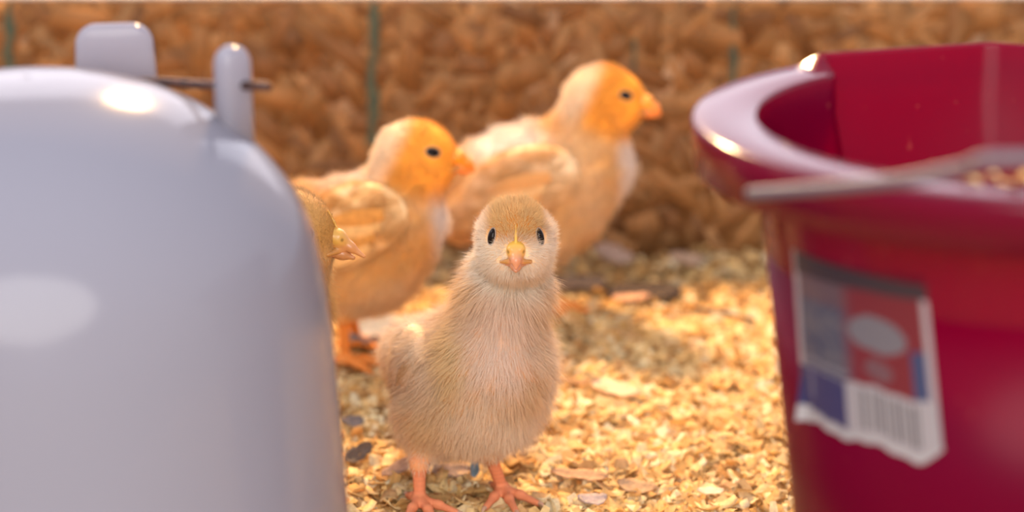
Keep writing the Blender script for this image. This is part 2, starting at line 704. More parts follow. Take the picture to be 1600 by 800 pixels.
def shavings(n):
    VV, CC = [], []
    nl, nw = 3, 1
    per = (nl + 1) * (nw + 1)
    for i in range(n):
        if i < n * 0.72:
            y = random.uniform(0.93, WY - 0.004); x = random.uniform(-0.16, 0.25) * (y / 1.0) * 0.95
        else:
            y = random.uniform(0.35, WY - 0.004); x = random.uniform(-0.85, 0.85)
        s = random.choice([1, 1, 1, 1.5, .7, .7])
        L = random.uniform(0.0045, 0.012) * s; W = random.uniform(0.0026, 0.0065) * s
        p = flake_grid(L, W, random.uniform(-2.0, 2.0), random.gauss(0, 0.8), nl, nw)
        M = Matrix.Rotation(random.uniform(0, 6.28), 3, 'Z') @ Matrix.Rotation(random.gauss(0, 0.42), 3, 'X') @ Matrix.Rotation(random.gauss(0, 0.38), 3, 'Y')
        p = p @ np.array(M).T
        zz = float(bedz(x, y)) + random.uniform(-0.0020, 0.0010)
        p += np.array([x, y, zz])
        VV.append(p)
        c = PALS[random.randrange(len(PALS))] ** 1.1 * random.uniform(0.85, 1.15)
        # brown trodden litter towards the board, its shade also put into the colour
        dirt_shade = float(smooth01(y + 0.02 * math.sin(x * 30), 1.285, 1.335)) * 0.85
        if random.random() < dirt_shade:
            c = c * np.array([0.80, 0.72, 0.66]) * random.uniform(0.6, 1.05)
        if random.random() < 0.035:
            c = c * np.array([0.5, 0.45, 0.45])
        CC.append(np.tile(c, (per, 1)))
    V = np.concatenate(VV); C = np.concatenate(CC)
    q = []
    for i in range(nl):
        for j in range(nw):
            a = i * (nw + 1) + j
            q.append([a, a + nw + 1, a + nw + 2, a + 1])
    q = np.array(q).ravel()
    flat = (np.arange(n)[:, None] * per + q[None, :]).ravel()
    me = np_mesh('shavings', V, flat, [4] * (n * nl * nw))
    set_color(me, np.clip(C, 0, 1))
    return me


bedo = link('wood_shaving_bedding', bed(), M_bed)
props(bedo, 'thick bed of pale wood shavings spread over the whole brooder floor', 'bedding', kind='stuff')
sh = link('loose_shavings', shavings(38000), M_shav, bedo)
props(sh, kind='stuff')

# ================================================================== CHICKS
def toe(A, yaw, length, r0, r1, lift=0.0026):
    d = np.array([math.sin(yaw), -math.cos(yaw), 0])
    m = A + d * length * 0.5; m[2] = lift * 1.25
    e = A + d * length; e[2] = lift * 0.75
    a = A.copy()
    return [Cone(a, m, r0, (r0 + r1) / 2, 0.002, 'leg'), Cone(m, e, (r0 + r1) / 2, r1, 0.002, 'leg')], e, d


def make_chick(c):
    """c: dict describing one chick in world coordinates"""
    H = c['head']; s = c.get('hs', 1.0)
    hf = nv(c['hf']); HF = frame(hf)
    hs_, hu = HF[1], HF[2]

    def L(f, r, u):          # head-local to world: forward, right-of-the-chick, up
        return H + s * (f * hf + r * hs_ + u * hu)
    org = np.array(c['origin'], float)
    root = empty('chick', org)
    props(root, c['label'], 'chick', None)

    prims = [Ell(*c['body'][0])]
    for b in c['body'][1:]:
        prims.append(Ell(*b))
    nk = c['neck']
    for (a, ra), (b, rb) in zip(nk[:-1], nk[1:]):
        prims.append(Cone(a, b, ra, rb, 0.009))
    prims.append(Ell(H, hf, np.array([0.0180, 0.0152, 0.0152]) * s, 0.008))
    prims.append(Ell(L(0.006, 0, -0.006), hf, np.array([0.0105, 0.0112, 0.0085]) * s, 0.006))  # cheeks
    legs = []
    claws = []
    for lg in c['legs']:
        hip, hock, ank, yaw = [np.array(v, float) if i < 3 else v for i, v in enumerate(lg)]
        th = Cone(hip, hock, 0.0125, 0.0042, 0.008)
        prims.append(th)
        l = [Cone(hock, ank, 0.0030, 0.0025, 0.003, 'leg'), Ell(hock, (0, 1, 0), (0.0035, 0.0034, 0.0042), 0.002, tag='leg')]
        for dy, ln in ((-0.62, 0.0200), (0.0, 0.0240), (0.60, 0.0205), (math.pi + 0.2, 0.0100)):
            t, e, d = toe(np.array([ank[0], ank[1], ank[2]]), yaw + dy, ln, 0.0023, 0.0014)
            l += t
            claws.append((e, d))
        legs += l
    allp = prims + legs
    me, v = sdf_mesh('chick_body', allp, c['voxel'])
    dl = np.min([q.d(v) for q in legs], axis=0)
    lm = smooth01(dl, 0.0002, 0.0022)[:, None]
    basec = c['colf'](v)
    legc = np.array(c.get('legcol', (0.72, 0.24, 0.10)))
    # rings of scales down the shank
    ring = (0.95 + 0.06 * np.sin(v[:, 2] * 2 * math.pi / 0.0021))[:, None]
    set_color(me, np.clip(legc * ring * (1 - lm) + basec ** 1.25 * lm, 0, 1))
    body = link('body', me, M_skin, root)
    if c.get('leglabel'):
        pass
    tris = get_tris(me)

    eyes = []
    for sd in (-1, 1):
        ex, ey, ez = c.get('eye', (0.0125, 0.0098, 0.0042))
        eyes.append(L(ex, sd * ey, ez))
    Lh = L

    def L(f, r, u):          # the beak sits a little above the middle of the head
        return Lh(f, r, u + 0.0036)
    bk = L(0.0165, 0, -0.0045)
    mouth = [L(0.0174, sd * 0.0064, -0.0080) for sd in (-1, 1)]

    def near_face(p):
        m = np.ones(len(p))
        for e in eyes:
            m *= smooth01(np.linalg.norm(p - e, axis=1), 0.0033 * s, 0.0044 * s)
        m *= smooth01(np.linalg.norm(p - bk, axis=1), 0.0037 * s, 0.0047 * s)
        for e in mouth:
            m *= smooth01(np.linalg.norm(p - e, axis=1), 0.0010 * s, 0.0022 * s)
        return m

    def dens(p):
        d = np.min([q.d(p) for q in legs], axis=0)
        m = smooth01(d, 0.0004, 0.0020) * near_face(p) + 1e-6
        hd = np.linalg.norm(p - H, axis=1)
        return m * (1 + 1.2 * (1 - smooth01(hd, 0.018 * s, 0.030 * s)))

    bodyc = c['bodyc']

    def lenf(p):
        hd = np.linalg.norm(p - H, axis=1) / s
        t = smooth01(hd, 0.016, 0.032)
        l = 0.0031 * (1 - t) + c['len'] * t
        fr = ((p - H) @ hf) / s
        l = l + c.get('ruff', 0.0) * (1 - smooth01(np.abs(hd - 0.027), 0.003, 0.014))
        l = l * (1 - 0.45 * smooth01(fr, 0.004, 0.014) * (1 - t))
        d = np.min([q.d(p) for q in legs], axis=0)
        return l * (0.35 + 0.65 * smooth01(d, 0.001, 0.014))

    def flowf(p, N):
        hd = np.linalg.norm(p - H, axis=1) / s
        t = smooth01(hd, 0.016, 0.028)[:, None]
        away = (p - bk)
        away /= np.linalg.norm(away, axis=1)[:, None] + 1e-9
        bo = p - bodyc
        bo[:, 2] = 0
        bo /= np.linalg.norm(bo, axis=1)[:, None] + 1e-9
        f = np.array(c['tail']) * 0.55 + np.array([0, 0, -1.0]) + bo * 0.25
        return away * (1 - t) + f * t

    def lift(p):
        hd = np.linalg.norm(p - H, axis=1) / s
        nkz = 1 - smooth01(np.abs(hd - 0.028), 0.006, 0.018)
        return 0.42 + 0.20 * nkz + 0.10 * (1 - smooth01(hd, 0.016, 0.02))
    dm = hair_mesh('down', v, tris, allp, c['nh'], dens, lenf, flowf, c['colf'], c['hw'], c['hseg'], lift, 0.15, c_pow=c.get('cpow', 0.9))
    dn = link('down', dm, M_down, body)
    props(dn, kind='stuff')

    # wings: flattened lobes lying on the flanks, with rows of short feathers
    for wg in c['wings']:
        wp = [Ell(*q) for q in wg['p']]
        wme, wv = sdf_mesh('wing', wp, c['voxel'] * 1.2)
        wc = wg['colf']
        set_color(wme, np.clip(wc(wv) ** 0.7, 0, 1))
        wo = link('wing', wme, M_skin, root)
        fl = np.array(wg['flow'], float)
        wd = hair_mesh('down', wv, get_tris(wme), wp, wg['n'], lambda p: np.ones(len(p)), lambda p: np.ones(len(p)) * wg['len'],
                       lambda p, N: np.tile(fl, (len(p), 1)), wc, c['hw'] * 1.2, c['hseg'], 0.12, 0.08, c_pow=c.get('cpow', 0.9))
        props(link('down', wd, M_down, wo), kind='stuff')
        for (fa, fb, fw, fc, fn) in wg.get('feathers', []):
            fm = feather_mesh(fa, fb, fw, fn)
            set_color(fm, np.tile(np.array(fc), (len(fm.vertices), 1)))
            link('wing_feather', fm, M_shav, wo)

    # beak
    up_c = np.array(c.get('beak_top', (0.80, 0.46, 0.05))); tip_c = np.array(c.get('beak_tip', (0.78, 0.33, 0.16)))
    ub = [Cone(L(0.0130, 0, -0.0030), L(0.0195, 0, -0.0038), 0.0046 * s, 0.0034 * s, 0.002),
          Cone(L(0.0195, 0, -0.0038), L(0.0245, 0, -0.0060), 0.0034 * s, 0.0017 * s, 0.002),
          Cone(L(0.0245, 0, -0.0060), L(0.0270 + c.get('bl', 0), 0, -0.0086), 0.0017 * s, 0.0006 * s, 0.002)]
    for sd in (-1, 1):
        ub.append(Cone(L(0.0215, sd * 0.0008, -0.0074), L(0.0176, sd * 0.0060, -0.0086), 0.0014 * s, 0.0008 * s, 0.0016))
        ub.append(Ell(L(0.0200, sd * 0.0020, -0.0022), hf, np.array([0.0027, 0.0019, 0.0019]) * s * c.get('bn', 0.8), 0.0008))
    bme, bv = sdf_mesh('beak', ub, 0.00035)
    lf = ((bv - H) @ hf) / s; lu = ((bv - H) @ hu) / s - 0.0036; lr = np.abs((bv - H) @ hs_) / s
    t = smooth01(lf, 0.0195, 0.0262)[:, None]
    u = smooth01(-lu, 0.0040, 0.0064)[:, None] * (1 - 0.6 * smooth01(lr, 0.003, 0.005))[:, None]
    mixv = np.clip(t * 0.9 + u * 0.7, 0, 1)
    bc = up_c * (1 - mixv) + tip_c * mixv
    sidew = (smooth01(lr, 0.0022, 0.0040) * smooth01(-lu, 0.0055, 0.0068))[:, None]
    bc = bc * (1 - sidew) + np.array([0.46, 0.21, 0.05]) * sidew
    nost = np.minimum.reduce([np.linalg.norm(bv - L(0.0218, sd * 0.0032, -0.0030), axis=1) for sd in (-1, 1)])
    bc = bc * (0.45 + 0.55 * smooth01(nost, 0.0004, 0.0011))[:, None]
    set_color(bme, np.clip(bc, 0, 1))
    bo_ = link('beak', bme, M_beak, root)
    lb = [Cone(L(0.0130, 0, -0.0085), L(0.0220, 0, -0.0092), 0.0030 * s, 0.0019 * s, 0.002),
          Cone(L(0.0220, 0, -0.0092), L(0.0262, 0, -0.0098), 0.0019 * s, 0.0008 * s, 0.002)]
    for sd in (-1, 1):
        lb.append(Cone(L(0.0200, sd * 0.0016, -0.0092), L(0.0168, sd * 0.0054, -0.0092), 0.0010 * s, 0.0009 * s, 0.0012))
    lme, lv = sdf_mesh('lower_beak', lb, 0.0004)
    set_color(lme, np.tile(tip_c * 0.85, (len(lv), 1)))
    link('lower_beak', lme, M_beak, root)
    # thin comb ridge over the beak
    cb = [Cone(L(0.0146, 0, 0.0060), L(0.0172, 0, 0.0024), 0.0003 * s, 0.0005 * s * c.get('bn', 0.8), 0.001),
          Cone(L(0.0172, 0, 0.0024), L(0.0198, 0, -0.0014), 0.0005 * s * c.get('bn', 0.8), 0.0009 * s * c.get('bn', 0.8), 0.001)]
    cme, cv = sdf_mesh('comb', cb, 0.00028)
    cc_ = np.tile(up_c * 1.05, (len(cv), 1))
    set_color(cme, np.clip(cc_, 0, 1))
    link('comb', cme, M_beak, root)

    # eyes
    for sd, e in zip((-1, 1), eyes):
        g = sdf_grad(allp, e[None, :])[0]
        n = nv(g)
        dd = sdf(allp, e[None, :])[0]
        e0 = e - n * dd                      # on the skin
        fwd_t = nv(hf - n * np.dot(hf, n))
        up_t = nv(np.cross(n, fwd_t))
        if up_t[2] < 0: up_t = -up_t
        # slanted almond
        ax = nv(up_t + fwd_t * c.get('slant', -0.25))
        bx = nv(np.cross(n, ax))
        bm = bmesh.new()
        M = np.eye(4)
        er = c.get('er', (0.0031, 0.0024))
        M[:3, 0] = ax * er[0] * s; M[:3, 1] = bx * er[1] * s; M[:3, 2] = n * 0.0016 * s; M[:3, 3] = e0 - n * 0.0002
        bmesh.ops.create_uvsphere(bm, u_segments=24, v_segments=14, radius=1.0, matrix=Matrix(M.tolist()))
        eo = link('eye', bm_mesh('eye', bm, True), M_eye, root)
        pts = []
        for k in range(25):
            an = 2 * math.pi * k / 24
            pts.append(e0 + n * 0.0000 + ax * math.cos(an) * (er[0] + .0003) * s + bx * math.sin(an) * (er[1] + .0003) * s)
        link('eyelid', tube_mesh('eyelid', pts, 0.00026 * s, 6), M_lid, eo)
    for e, d in claws if c.get('claws') else []:
        pts = [e - d * 0.001, e + d * 0.0022 + np.array([0, 0, 0.0003]), e + d * 0.0046 - np.array([0, 0, 0.0012])]
        link('claw', tube_mesh('claw', pts, [0.0013, 0.0009, 0.0002], 8), M_claw, root)
    return root


M_claw = simple('claw_horn', (0.45, 0.26, 0.16), 0.4)


def feather_mesh(a, b, wdt, n):
    a = np.array(a, float); b = np.array(b, float); n = nv(n)
    d = b - a; Ln = np.linalg.norm(d); d = d / Ln
    sd = nv(np.cross(d, n)); n = np.cross(sd, d)
    V = []; F = []; S = []
    K = 8
    for i in range(K + 1):
        t = i / K
        w_ = wdt * 0.5 * (math.sin(math.pi * min(1, t * 0.9 + 0.12)) ** 0.6)
        c0 = a + d * Ln * t + n * 0.0022 * math.sin(t * math.pi)
        V += [c0 - sd * w_ - n * 0.0006, c0 + n * 0.0004, c0 + sd * w_ - n * 0.0006]
    for i in range(K):
        for j in range(2):
            q = i * 3 + j
            F += [q, q + 1, q + 4, q + 3]; S.append(4)
    return np_mesh('wing_feather', np.array(V), F, S)


def col_mix(a, b, t):
    return a * (1 - t) + b * t


# ---- front chick, facing the camera -------------------------------------
hM = P(806, 371, 0.995)
bM = P(738, 590, 1.030)
chM = P(768, 560, 1.012)
fwdM = nv((0.42, -0.90, 0.30))


def colM(p):
    cream = np.array([0.90, 0.60, 0.33]); tan = np.array([0.70, 0.34, 0.10]); pale = np.array([0.97, 0.76, 0.50]); pink = np.array([0.93, 0.64, 0.44])
    n = noise(p, 90)[:, None] * 0.5 + 0.5
    c = col_mix(tan, cream, np.clip(n * 0.8 + 0.2, 0, 1))
    # pale breast
    d = np.linalg.norm((p - P(785, 545, 0.97)) / np.array([0.020, 0.03, 0.028]), axis=1)
    c = col_mix(pink, c, smooth01(d, 0.5, 1.3)[:, None])
    # yellow streak down the shoulder
    d = np.linalg.norm((p - P(705, 560, 0.99)) / np.array([0.009, 0.03, 0.028]), axis=1)
    c = col_mix(np.array([0.80, 0.46, 0.14]), c, smooth01(d, 0.3, 1.1)[:, None])
    # tan forehead, pale cheeks
    q = p - hM
    hd = np.linalg.norm(q, axis=1)
    onh = (1 - smooth01(hd, 0.020, 0.026))[:, None]
    fore = smooth01(q[:, 2], -0.001, 0.006)[:, None]
    hc_ = col_mix(pale * np.array([0.98, .96, .94]), np.array([0.56, 0.25, 0.05]), fore)
    around = smooth01(np.abs(q[:, 0]), 0.009, 0.015)[:, None]
    hc_ = col_mix(hc_, pale, around * 0.75)
    c = col_mix(c, hc_, onh)
    # rusty ear patches
    for sx in (-1, 1):
        e = hM + np.array([sx * 0.0145, -0.003, 0.0005])
        c = col_mix(np.array([0.70, 0.40, 0.20]), c, smooth01(np.linalg.norm(p - e, axis=1), 0.001, 0.0035)[:, None])
    # ring of tan under the chin
    e = P(806, 432, 0.985)
    d = np.abs(p[:, 2] - e[2]) + 0.25 * np.abs(p[:, 0] - e[0])
    c = col_mix(np.array([0.76, 0.50, 0.26]), c, np.clip(smooth01(d, 0.001, 0.006)[:, None] + 0.25, 0, 1))
    return c


def colMw(p):
    n = noise(p, 260)[:, None] * 0.5 + 0.5
    c = col_mix(np.array([0.80, 0.54, 0.30]), np.array([0.70, 0.40, 0.17]), n)
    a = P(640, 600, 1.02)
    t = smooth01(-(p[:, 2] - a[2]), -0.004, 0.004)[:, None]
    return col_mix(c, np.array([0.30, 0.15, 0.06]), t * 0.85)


wM = P(648, 560, 1.028)
footL = G(655, 797, 0.0); footR = G(785, 783, 0.0)
make_chick(dict(
    label='pale buff chick standing in front in sharp focus, facing the viewer between jug and bucket',
    origin=((footL + footR) / 2) * np.array([1, 1, 0]), head=hM, hf=(0.0, -1.0, -0.03), hs=1.0,
    body=[(bM, fwdM, (0.036, 0.0285, 0.0280), 0.01),
          (chM, fwdM, (0.026, 0.0235, 0.0250), 0.012),
          (P(735, 640, 1.020), (0.3, -1, 0), (0.026, 0.0275, 0.0165), 0.012),
          (P(668, 560, 1.055), (-0.42, 0.9, -0.05), (0.026, 0.016, 0.016), 0.012)],
    neck=[(P(772, 520, 1.012), 0.0170), (P(788, 460, 1.006), 0.0128), (P(802, 405, 1.002), 0.0128)],
    legs=[(P(672, 668, 1.016), P(655, 722, 1.006), footL + np.array([0, 0.004, 0.0035]), 0.35),
          (P(758, 660, 1.012), P(764, 706, 1.008), footR + np.array([0, 0.006, 0.0035]), 0.25)],
    voxel=0.0009, colf=colM, nh=120000, hw=0.00020, hseg=3, len=0.0078, bodyc=bM, tail=(-0.42, 0.9, -0.1), claws=True, cpow=0.50, ruff=0.0035, bn=0.95, bl=-0.0008,
    legcol=(0.70, 0.24, 0.11), beak_top=(0.66, 0.38, 0.05), beak_tip=(0.60, 0.25, 0.12), slant=-0.30, er=(0.0034, 0.0018),
    wings=[dict(p=[(wM, (-0.30, 0.85, -0.30), (0.021, 0.0085, 0.0150), 0.006), (P(632, 588, 1.040), (-0.2, 0.9, -0.4), (0.012, 0.0060, 0.0095), 0.006)],
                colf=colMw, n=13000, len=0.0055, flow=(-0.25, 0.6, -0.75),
                feathers=[(P(655 + 4 * i, 558 + 6 * i, 1.010 - 0.001 * i), P(617 + 9 * i, 603 + 3 * i, 1.022 - 0.003 * i), 0.0065, [(0.50, 0.31, 0.16), (0.68, 0.47, 0.29)][i % 2], (-0.6, -0.8, 0.1)) for i in range(5)])],
))

# ---- left chick behind, in profile looking right --------------------------
Y1 = 1.205


def col_orange(H, scale=1.0, base=(0.86, 0.50, 0.17), pale=(0.90, 0.70, 0.45), seed=0.0, front=None, back=None):
    base = np.array(base); pale = np.array(pale)

    def f(p):
        n = noise(p + seed, 95)[:, None] * 0.5 + 0.5
        c = col_mix(base, pale, np.clip(n * 0.55, 0, 1))
        if front is not None:
            d = np.linalg.norm((p - front) / np.array([0.008, 0.022, 0.030]), axis=1)
            c = col_mix(np.array([0.92, 0.80, 0.70]), c, smooth01(d, 0.4, 1.1)[:, None])
        if back is not None:
            d = np.linalg.norm((p - back[0]) / np.array(back[1]), axis=1)
            c = col_mix(np.array([0.92, 0.82, 0.70]), c, smooth01(d, 0.5, 1.1)[:, None])  # pale patch along the back: backlight put into the down colour
        q = p - H
        onh = (1 - smooth01(np.linalg.norm(q, axis=1), 0.021, 0.030))[:, None]
        hc_ = np.tile(np.array([0.92, 0.43, 0.055]), (len(p), 1))
        hc_ = col_mix(hc_, np.array([0.94, 0.78, 0.56]), (1 - smooth01(q[:, 0] - 0.5 * q[:, 2], -0.016, -0.005))[:, None] * 0.9)  # rim light painted pale on the back and top of the head
        c = col_mix(c, hc_, onh * 0.9)
        return c
    return f


h1 = P(650, 241, Y1)
b1 = P(545, 375, Y1 + 0.004)


def wing_col(seed, dark=(0.70, 0.34, 0.09), light=(0.90, 0.58, 0.24)):
    def f(p):
        n = noise(p * np.array([1, 1, 2.2]) + seed, 150)[:, None] * 0.5 + 0.5
        return col_mix(np.array(dark), np.array(light), np.clip(n, 0, 1))
    return f


f1 = G(541, 572); f1b = G(600, 556)
make_chick(dict(
    label='orange buff chick in profile just right of the jug, wing showing, looking right',
    origin=np.array([f1[0], f1[1], 0]), head=h1, hf=(1.0, -0.10, -0.05), hs=1.10,
    body=[(b1, (1, -0.1, 0.25), (0.042, 0.027, 0.030), 0.01),
          (P(612, 352, Y1), (0.5, 0, 1), (0.030, 0.021, 0.0215), 0.014),
          (P(470, 350, Y1 + 0.004), (-1, 0.05, 0.15), (0.026, 0.014, 0.016), 0.014),
          (P(565, 430, Y1), (1, 0, 0), (0.024, 0.022, 0.017), 0.014)],
    neck=[(P(612, 330, Y1), 0.020), (P(635, 285, Y1), 0.0155), (P(645, 255, Y1), 0.0150)],
    legs=[(P(545, 440, Y1 - 0.012), P(535, 492, Y1 - 0.012), np.array([f1[0], f1[1], 0.004]), 1.35),
          (P(555, 440, Y1 + 0.016), P(548, 490, Y1 + 0.018), np.array([f1[0] + 0.004, f1[1] + 0.03, 0.004]), 1.5)],
    voxel=0.0013, colf=col_orange(h1, front=P(682, 315, Y1), back=(P(500, 272, Y1), (0.03, 0.03, 0.008))),
    nh=45000, hw=0.00038, hseg=2, len=0.0062, bodyc=b1, tail=(-1, 0, 0),
    legcol=(0.80, 0.26, 0.05), beak_top=(0.90, 0.27, 0.01), beak_tip=(0.88, 0.22, 0.02), eye=(0.0095, 0.0130, 0.0048), slant=0.0, er=(0.0021, 0.0033),
    wings=[dict(p=[(P(560, 345, Y1 - 0.024), (1, 0, 0.25), (0.025, 0.007, 0.019), 0.006), (P(520, 385, Y1 - 0.024), (1, 0, 0.6), (0.026, 0.006, 0.014), 0.008)],
                colf=wing_col(1.0), n=11000, len=0.0062, flow=(-0.9, 0, -0.35),
                feathers=[(P(600 - 8 * i, 335 + 16 * i, Y1 - 0.034), P(500 - 6 * i, 350 + 24 * i, Y1 - 0.030), 0.009, [(0.72, 0.34, 0.08), (0.88, 0.54, 0.20)][i % 2], (0, -1, 0.1)) for i in range(4)])],
))

# ---- right chick behind, standing tall ------------------------------------
Y2 = 1.295
h2 = P(948, 152, Y2)
b2 = P(825, 290, Y2 + 0.006)
f2 = G(850, 487); f2b = G(880, 470)
make_chick(dict(
    label='tall buff chick at the back with pale nape, in profile, looking right towards the bucket',
    origin=np.array([f2[0], f2[1], 0]), head=h2, hf=(1.0, -0.08, -0.10), hs=1.08,
    body=[(b2, (1, -0.05, 0.30), (0.048, 0.029, 0.032), 0.01),
          (P(905, 265, Y2), (0.5, 0, 1), (0.034, 0.022, 0.0215), 0.014),
          (P(730, 300, Y2 + 0.006), (-1, 0, -0.2), (0.028, 0.015, 0.018), 0.014),
          (P(850, 345, Y2), (1, 0, 0.3), (0.026, 0.022, 0.018), 0.014)],
    neck=[(P(915, 250, Y2), 0.0195), (P(922, 200, Y2), 0.0158), (P(930, 165, Y2), 0.0152)],
    legs=[(P(850, 370, Y2 - 0.010), P(840, 420, Y2 - 0.008), np.array([f2[0], f2[1], 0.004]), 1.4),
          (P(835, 370, Y2 + 0.016), P(815, 420, Y2 + 0.016), np.array([f2[0] - 0.02, f2[1] + 0.02, 0.004]), 1.5)],
    voxel=0.0014, colf=col_orange(h2, base=(0.84, 0.52, 0.22), seed=5.0, front=P(970, 240, Y2), back=(P(800, 222, Y2), (0.030, 0.03, 0.014))),
    nh=45000, hw=0.00042, hseg=2, len=0.0066, bodyc=b2, tail=(-1, 0, 0),
    legcol=(0.80, 0.26, 0.05), beak_top=(0.92, 0.36, 0.03), beak_tip=(0.90, 0.26, 0.05), eye=(0.0100, 0.0130, 0.0050), slant=0.0, er=(0.0021, 0.0033),
    wings=[dict(p=[(P(820, 285, Y2 - 0.024), (1, 0, 0.30), (0.030, 0.007, 0.019), 0.006), (P(775, 315, Y2 - 0.023), (1, 0, 0.35), (0.028, 0.006, 0.013), 0.008)],
                colf=wing_col(9.0, (0.76, 0.42, 0.15), (0.90, 0.62, 0.32)), n=11000, len=0.0062, flow=(-0.9, 0, -0.35),
                feathers=[(P(860 - 8 * i, 275 + 15 * i, Y2 - 0.034), P(760 - 6 * i, 300 + 20 * i, Y2 - 0.031), 0.009, [(0.76, 0.40, 0.14), (0.88, 0.58, 0.26)][i % 2], (0, -1, 0.1)) for i in range(3)])],
))

# ---- chick mostly hidden behind the jug, only its beak and brow show -------
Y3 = 1.00
h3 = P(446, 357, Y3)
b3 = P(385, 500, Y3 + 0.03)


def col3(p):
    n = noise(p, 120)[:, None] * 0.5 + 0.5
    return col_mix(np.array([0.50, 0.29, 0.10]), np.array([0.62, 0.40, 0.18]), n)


f3 = G(380, 775)
make_chick(dict(
    label='chick hidden behind the white jug, only its brow and beak poking out at the edge',
    origin=np.array([f3[0], f3[1], 0]), head=h3, hf=(1.0, -0.12, -0.16), hs=1.15, cpow=0.9, bn=0.6, bl=0.003,
    body=[(b3, (1, -0.1, 0.25), (0.037, 0.025, 0.027), 0.01),
          (P(420, 470, Y3 + 0.02), (0.5, 0, 1), (0.026, 0.019, 0.020), 0.014)],
    neck=[(P(425, 470, Y3 + 0.02), 0.018), (P(455, 420, Y3 + 0.006), 0.0140), (P(468, 380, Y3), 0.0130)],
    legs=[(P(380, 640, Y3 + 0.010), P(370, 700, Y3 + 0.010), np.array([f3[0], f3[1], 0.004]), 1.4),
          (P(370, 640, Y3 + 0.045), P(360, 700, Y3 + 0.045), np.array([f3[0], f3[1] + 0.035, 0.004]), 1.4)],
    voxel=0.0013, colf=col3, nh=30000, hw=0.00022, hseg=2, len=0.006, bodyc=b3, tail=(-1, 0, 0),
    beak_top=(0.60, 0.33, 0.06), beak_tip=(0.55, 0.24, 0.08), eye=(0.0095, 0.0125, 0.0030), slant=0.0, er=(0.0028, 0.0029),
    wings=[],
))

# ================================================================== WATER JUG
JX, JY = None, 0.80
jc = P(62, 500, JY)
JX = jc[0]


def lathe(name, prof, cx, cy, seg=96, cap=False):
    V, F, S = [], [], []
    for (r, z) in prof:
        for k in range(seg):
            a = 2 * math.pi * k / seg
            V.append((cx + r * math.cos(a), cy + r * math.sin(a), z))
    for i in range(len(prof) - 1):
        for k in range(seg):
            k2 = (k + 1) % seg
            F += [i * seg + k, i * seg + k2, (i + 1) * seg + k2, (i + 1) * seg + k]; S.append(4)
    me = np_mesh(name, np.array(V), F, S)
    return me


jug = empty('water_jug', (JX, JY, 0))
props(jug, 'round-shouldered milky white plastic poultry waterer standing at the left', 'waterer')
ZT = 0.2322
prof = []
outer = [(0.1053, 0.030), (0.1040, 0.060), (0.1024, 0.090), (0.1004, 0.120), (0.0984, 0.145), (0.0962, 0.162), (0.0928, 0.178), (0.0866, 0.1915), (0.0768, 0.2040), (0.0640, 0.2148), (0.0480, 0.2238), (0.0300, 0.2296), (0.0130, 0.2318), (0.0002, ZT)]
oc = catmull([(a, b, 0) for a, b in outer], 5)
prof = [(max(p[0], 0.0002), p[1]) for p in oc]
inner = [(max(r - 0.0018, 0.0002), z - 0.0016) for r, z in prof][::-1]
link('shell', lathe('shell', prof + inner + [prof[0]], JX, JY, 112), M_jug, jug)
wz = P(300, 470, JY - 0.09)[2]
wp = [(0.0002, 0.032), (0.101, 0.032), (0.099, 0.08), (0.097, 0.12), (0.0965, min(wz, 0.135)), (0.0002, min(wz, 0.135))]
link('water', lathe('water', wp, JX, JY, 64), M_water, jug)
pan = [(0.0002, 0.0), (0.096, 0.0), (0.106, 0.004), (0.1095, 0.028), (0.1110, 0.030), (0.1080, 0.030), (0.1040, 0.006), (0.1000, 0.0045), (0.0002, 0.0045)]
link('drinking_pan', lathe('drinking_pan', pan, JX, JY, 96), M_jug, jug)


def lug(px0, px1, ytop, ybot, Y, yaw, thick, rnd):
    """upright rounded plate, foot buried in the dome"""
    a = P(px0, ytop, Y); b = P(px1, ytop, Y); c = P((px0 + px1) / 2, ybot, Y)
    wdt = (b[0] - a[0]); h = a[2] - c[2]
    cx = (a[0] + b[0]) / 2
    bm = bmesh.new()
    outl = []
    n = 8
    hw = wdt / 2
    outl.append((-hw * 1.06, 0))
    for k in range(n + 1):
        an = math.pi - (math.pi / 2) * k / n
        outl.append((-hw + rnd + rnd * math.cos(an), h - rnd + rnd * math.sin(an)))
    for k in range(n + 1):
        an = math.pi / 2 - (math.pi / 2) * k / n
        outl.append((hw - rnd + rnd * math.cos(an), h - rnd + rnd * math.sin(an)))
    outl.append((hw * 1.10, 0))
    e = thick * 0.3
    rings = []
    for yy, ins in ((-thick / 2, e), (-thick / 2 + e * 0.3, e * 0.3), (-thick / 2 + e, 0), (thick / 2 - e, 0), (thick / 2 - e * 0.3, e * 0.3), (thick / 2, e)):
        kx = (hw - ins) / hw; kz = (h - ins) / h
        rings.append([bm.verts.new((x * kx, yy, z * kz)) for x, z in outl])
    m_ = len(outl)
    for r0_, r1_ in zip(rings[:-1], rings[1:]):
        for k in range(m_):
            bm.faces.new((r0_[k], r0_[(k + 1) % m_], r1_[(k + 1) % m_], r1_[k]))
    bm.faces.new(rings[0][::-1]); bm.faces.new(rings[-1])
    bmesh.ops.rotate(bm, verts=bm.verts, cent=(0, 0, 0), matrix=Matrix.Rotation(yaw, 3, 'Z'))
    bmesh.ops.translate(bm, verts=bm.verts, vec=(cx, Y, c[2]))
    return bm_mesh('handle_lug', bm, True)


link('handle_lug', lug(117, 238, 37, 150, 0.868, 0.14, 0.0065, 0.0075), M_jug, jug)
link('handle_lug', lug(334, 390, 71, 258, 0.812, 0.75, 0.0085, 0.0058), M_jug, jug)
rodp = [P(205, 128, 0.850), P(250, 128, 0.842), P(330, 133, 0.822), P(398, 134, 0.806), P(420, 136, 0.800)]
link('wire_rod', tube_mesh('wire_rod', catmull(rodp, 6), 0.00155, 12), M_rod, jug)

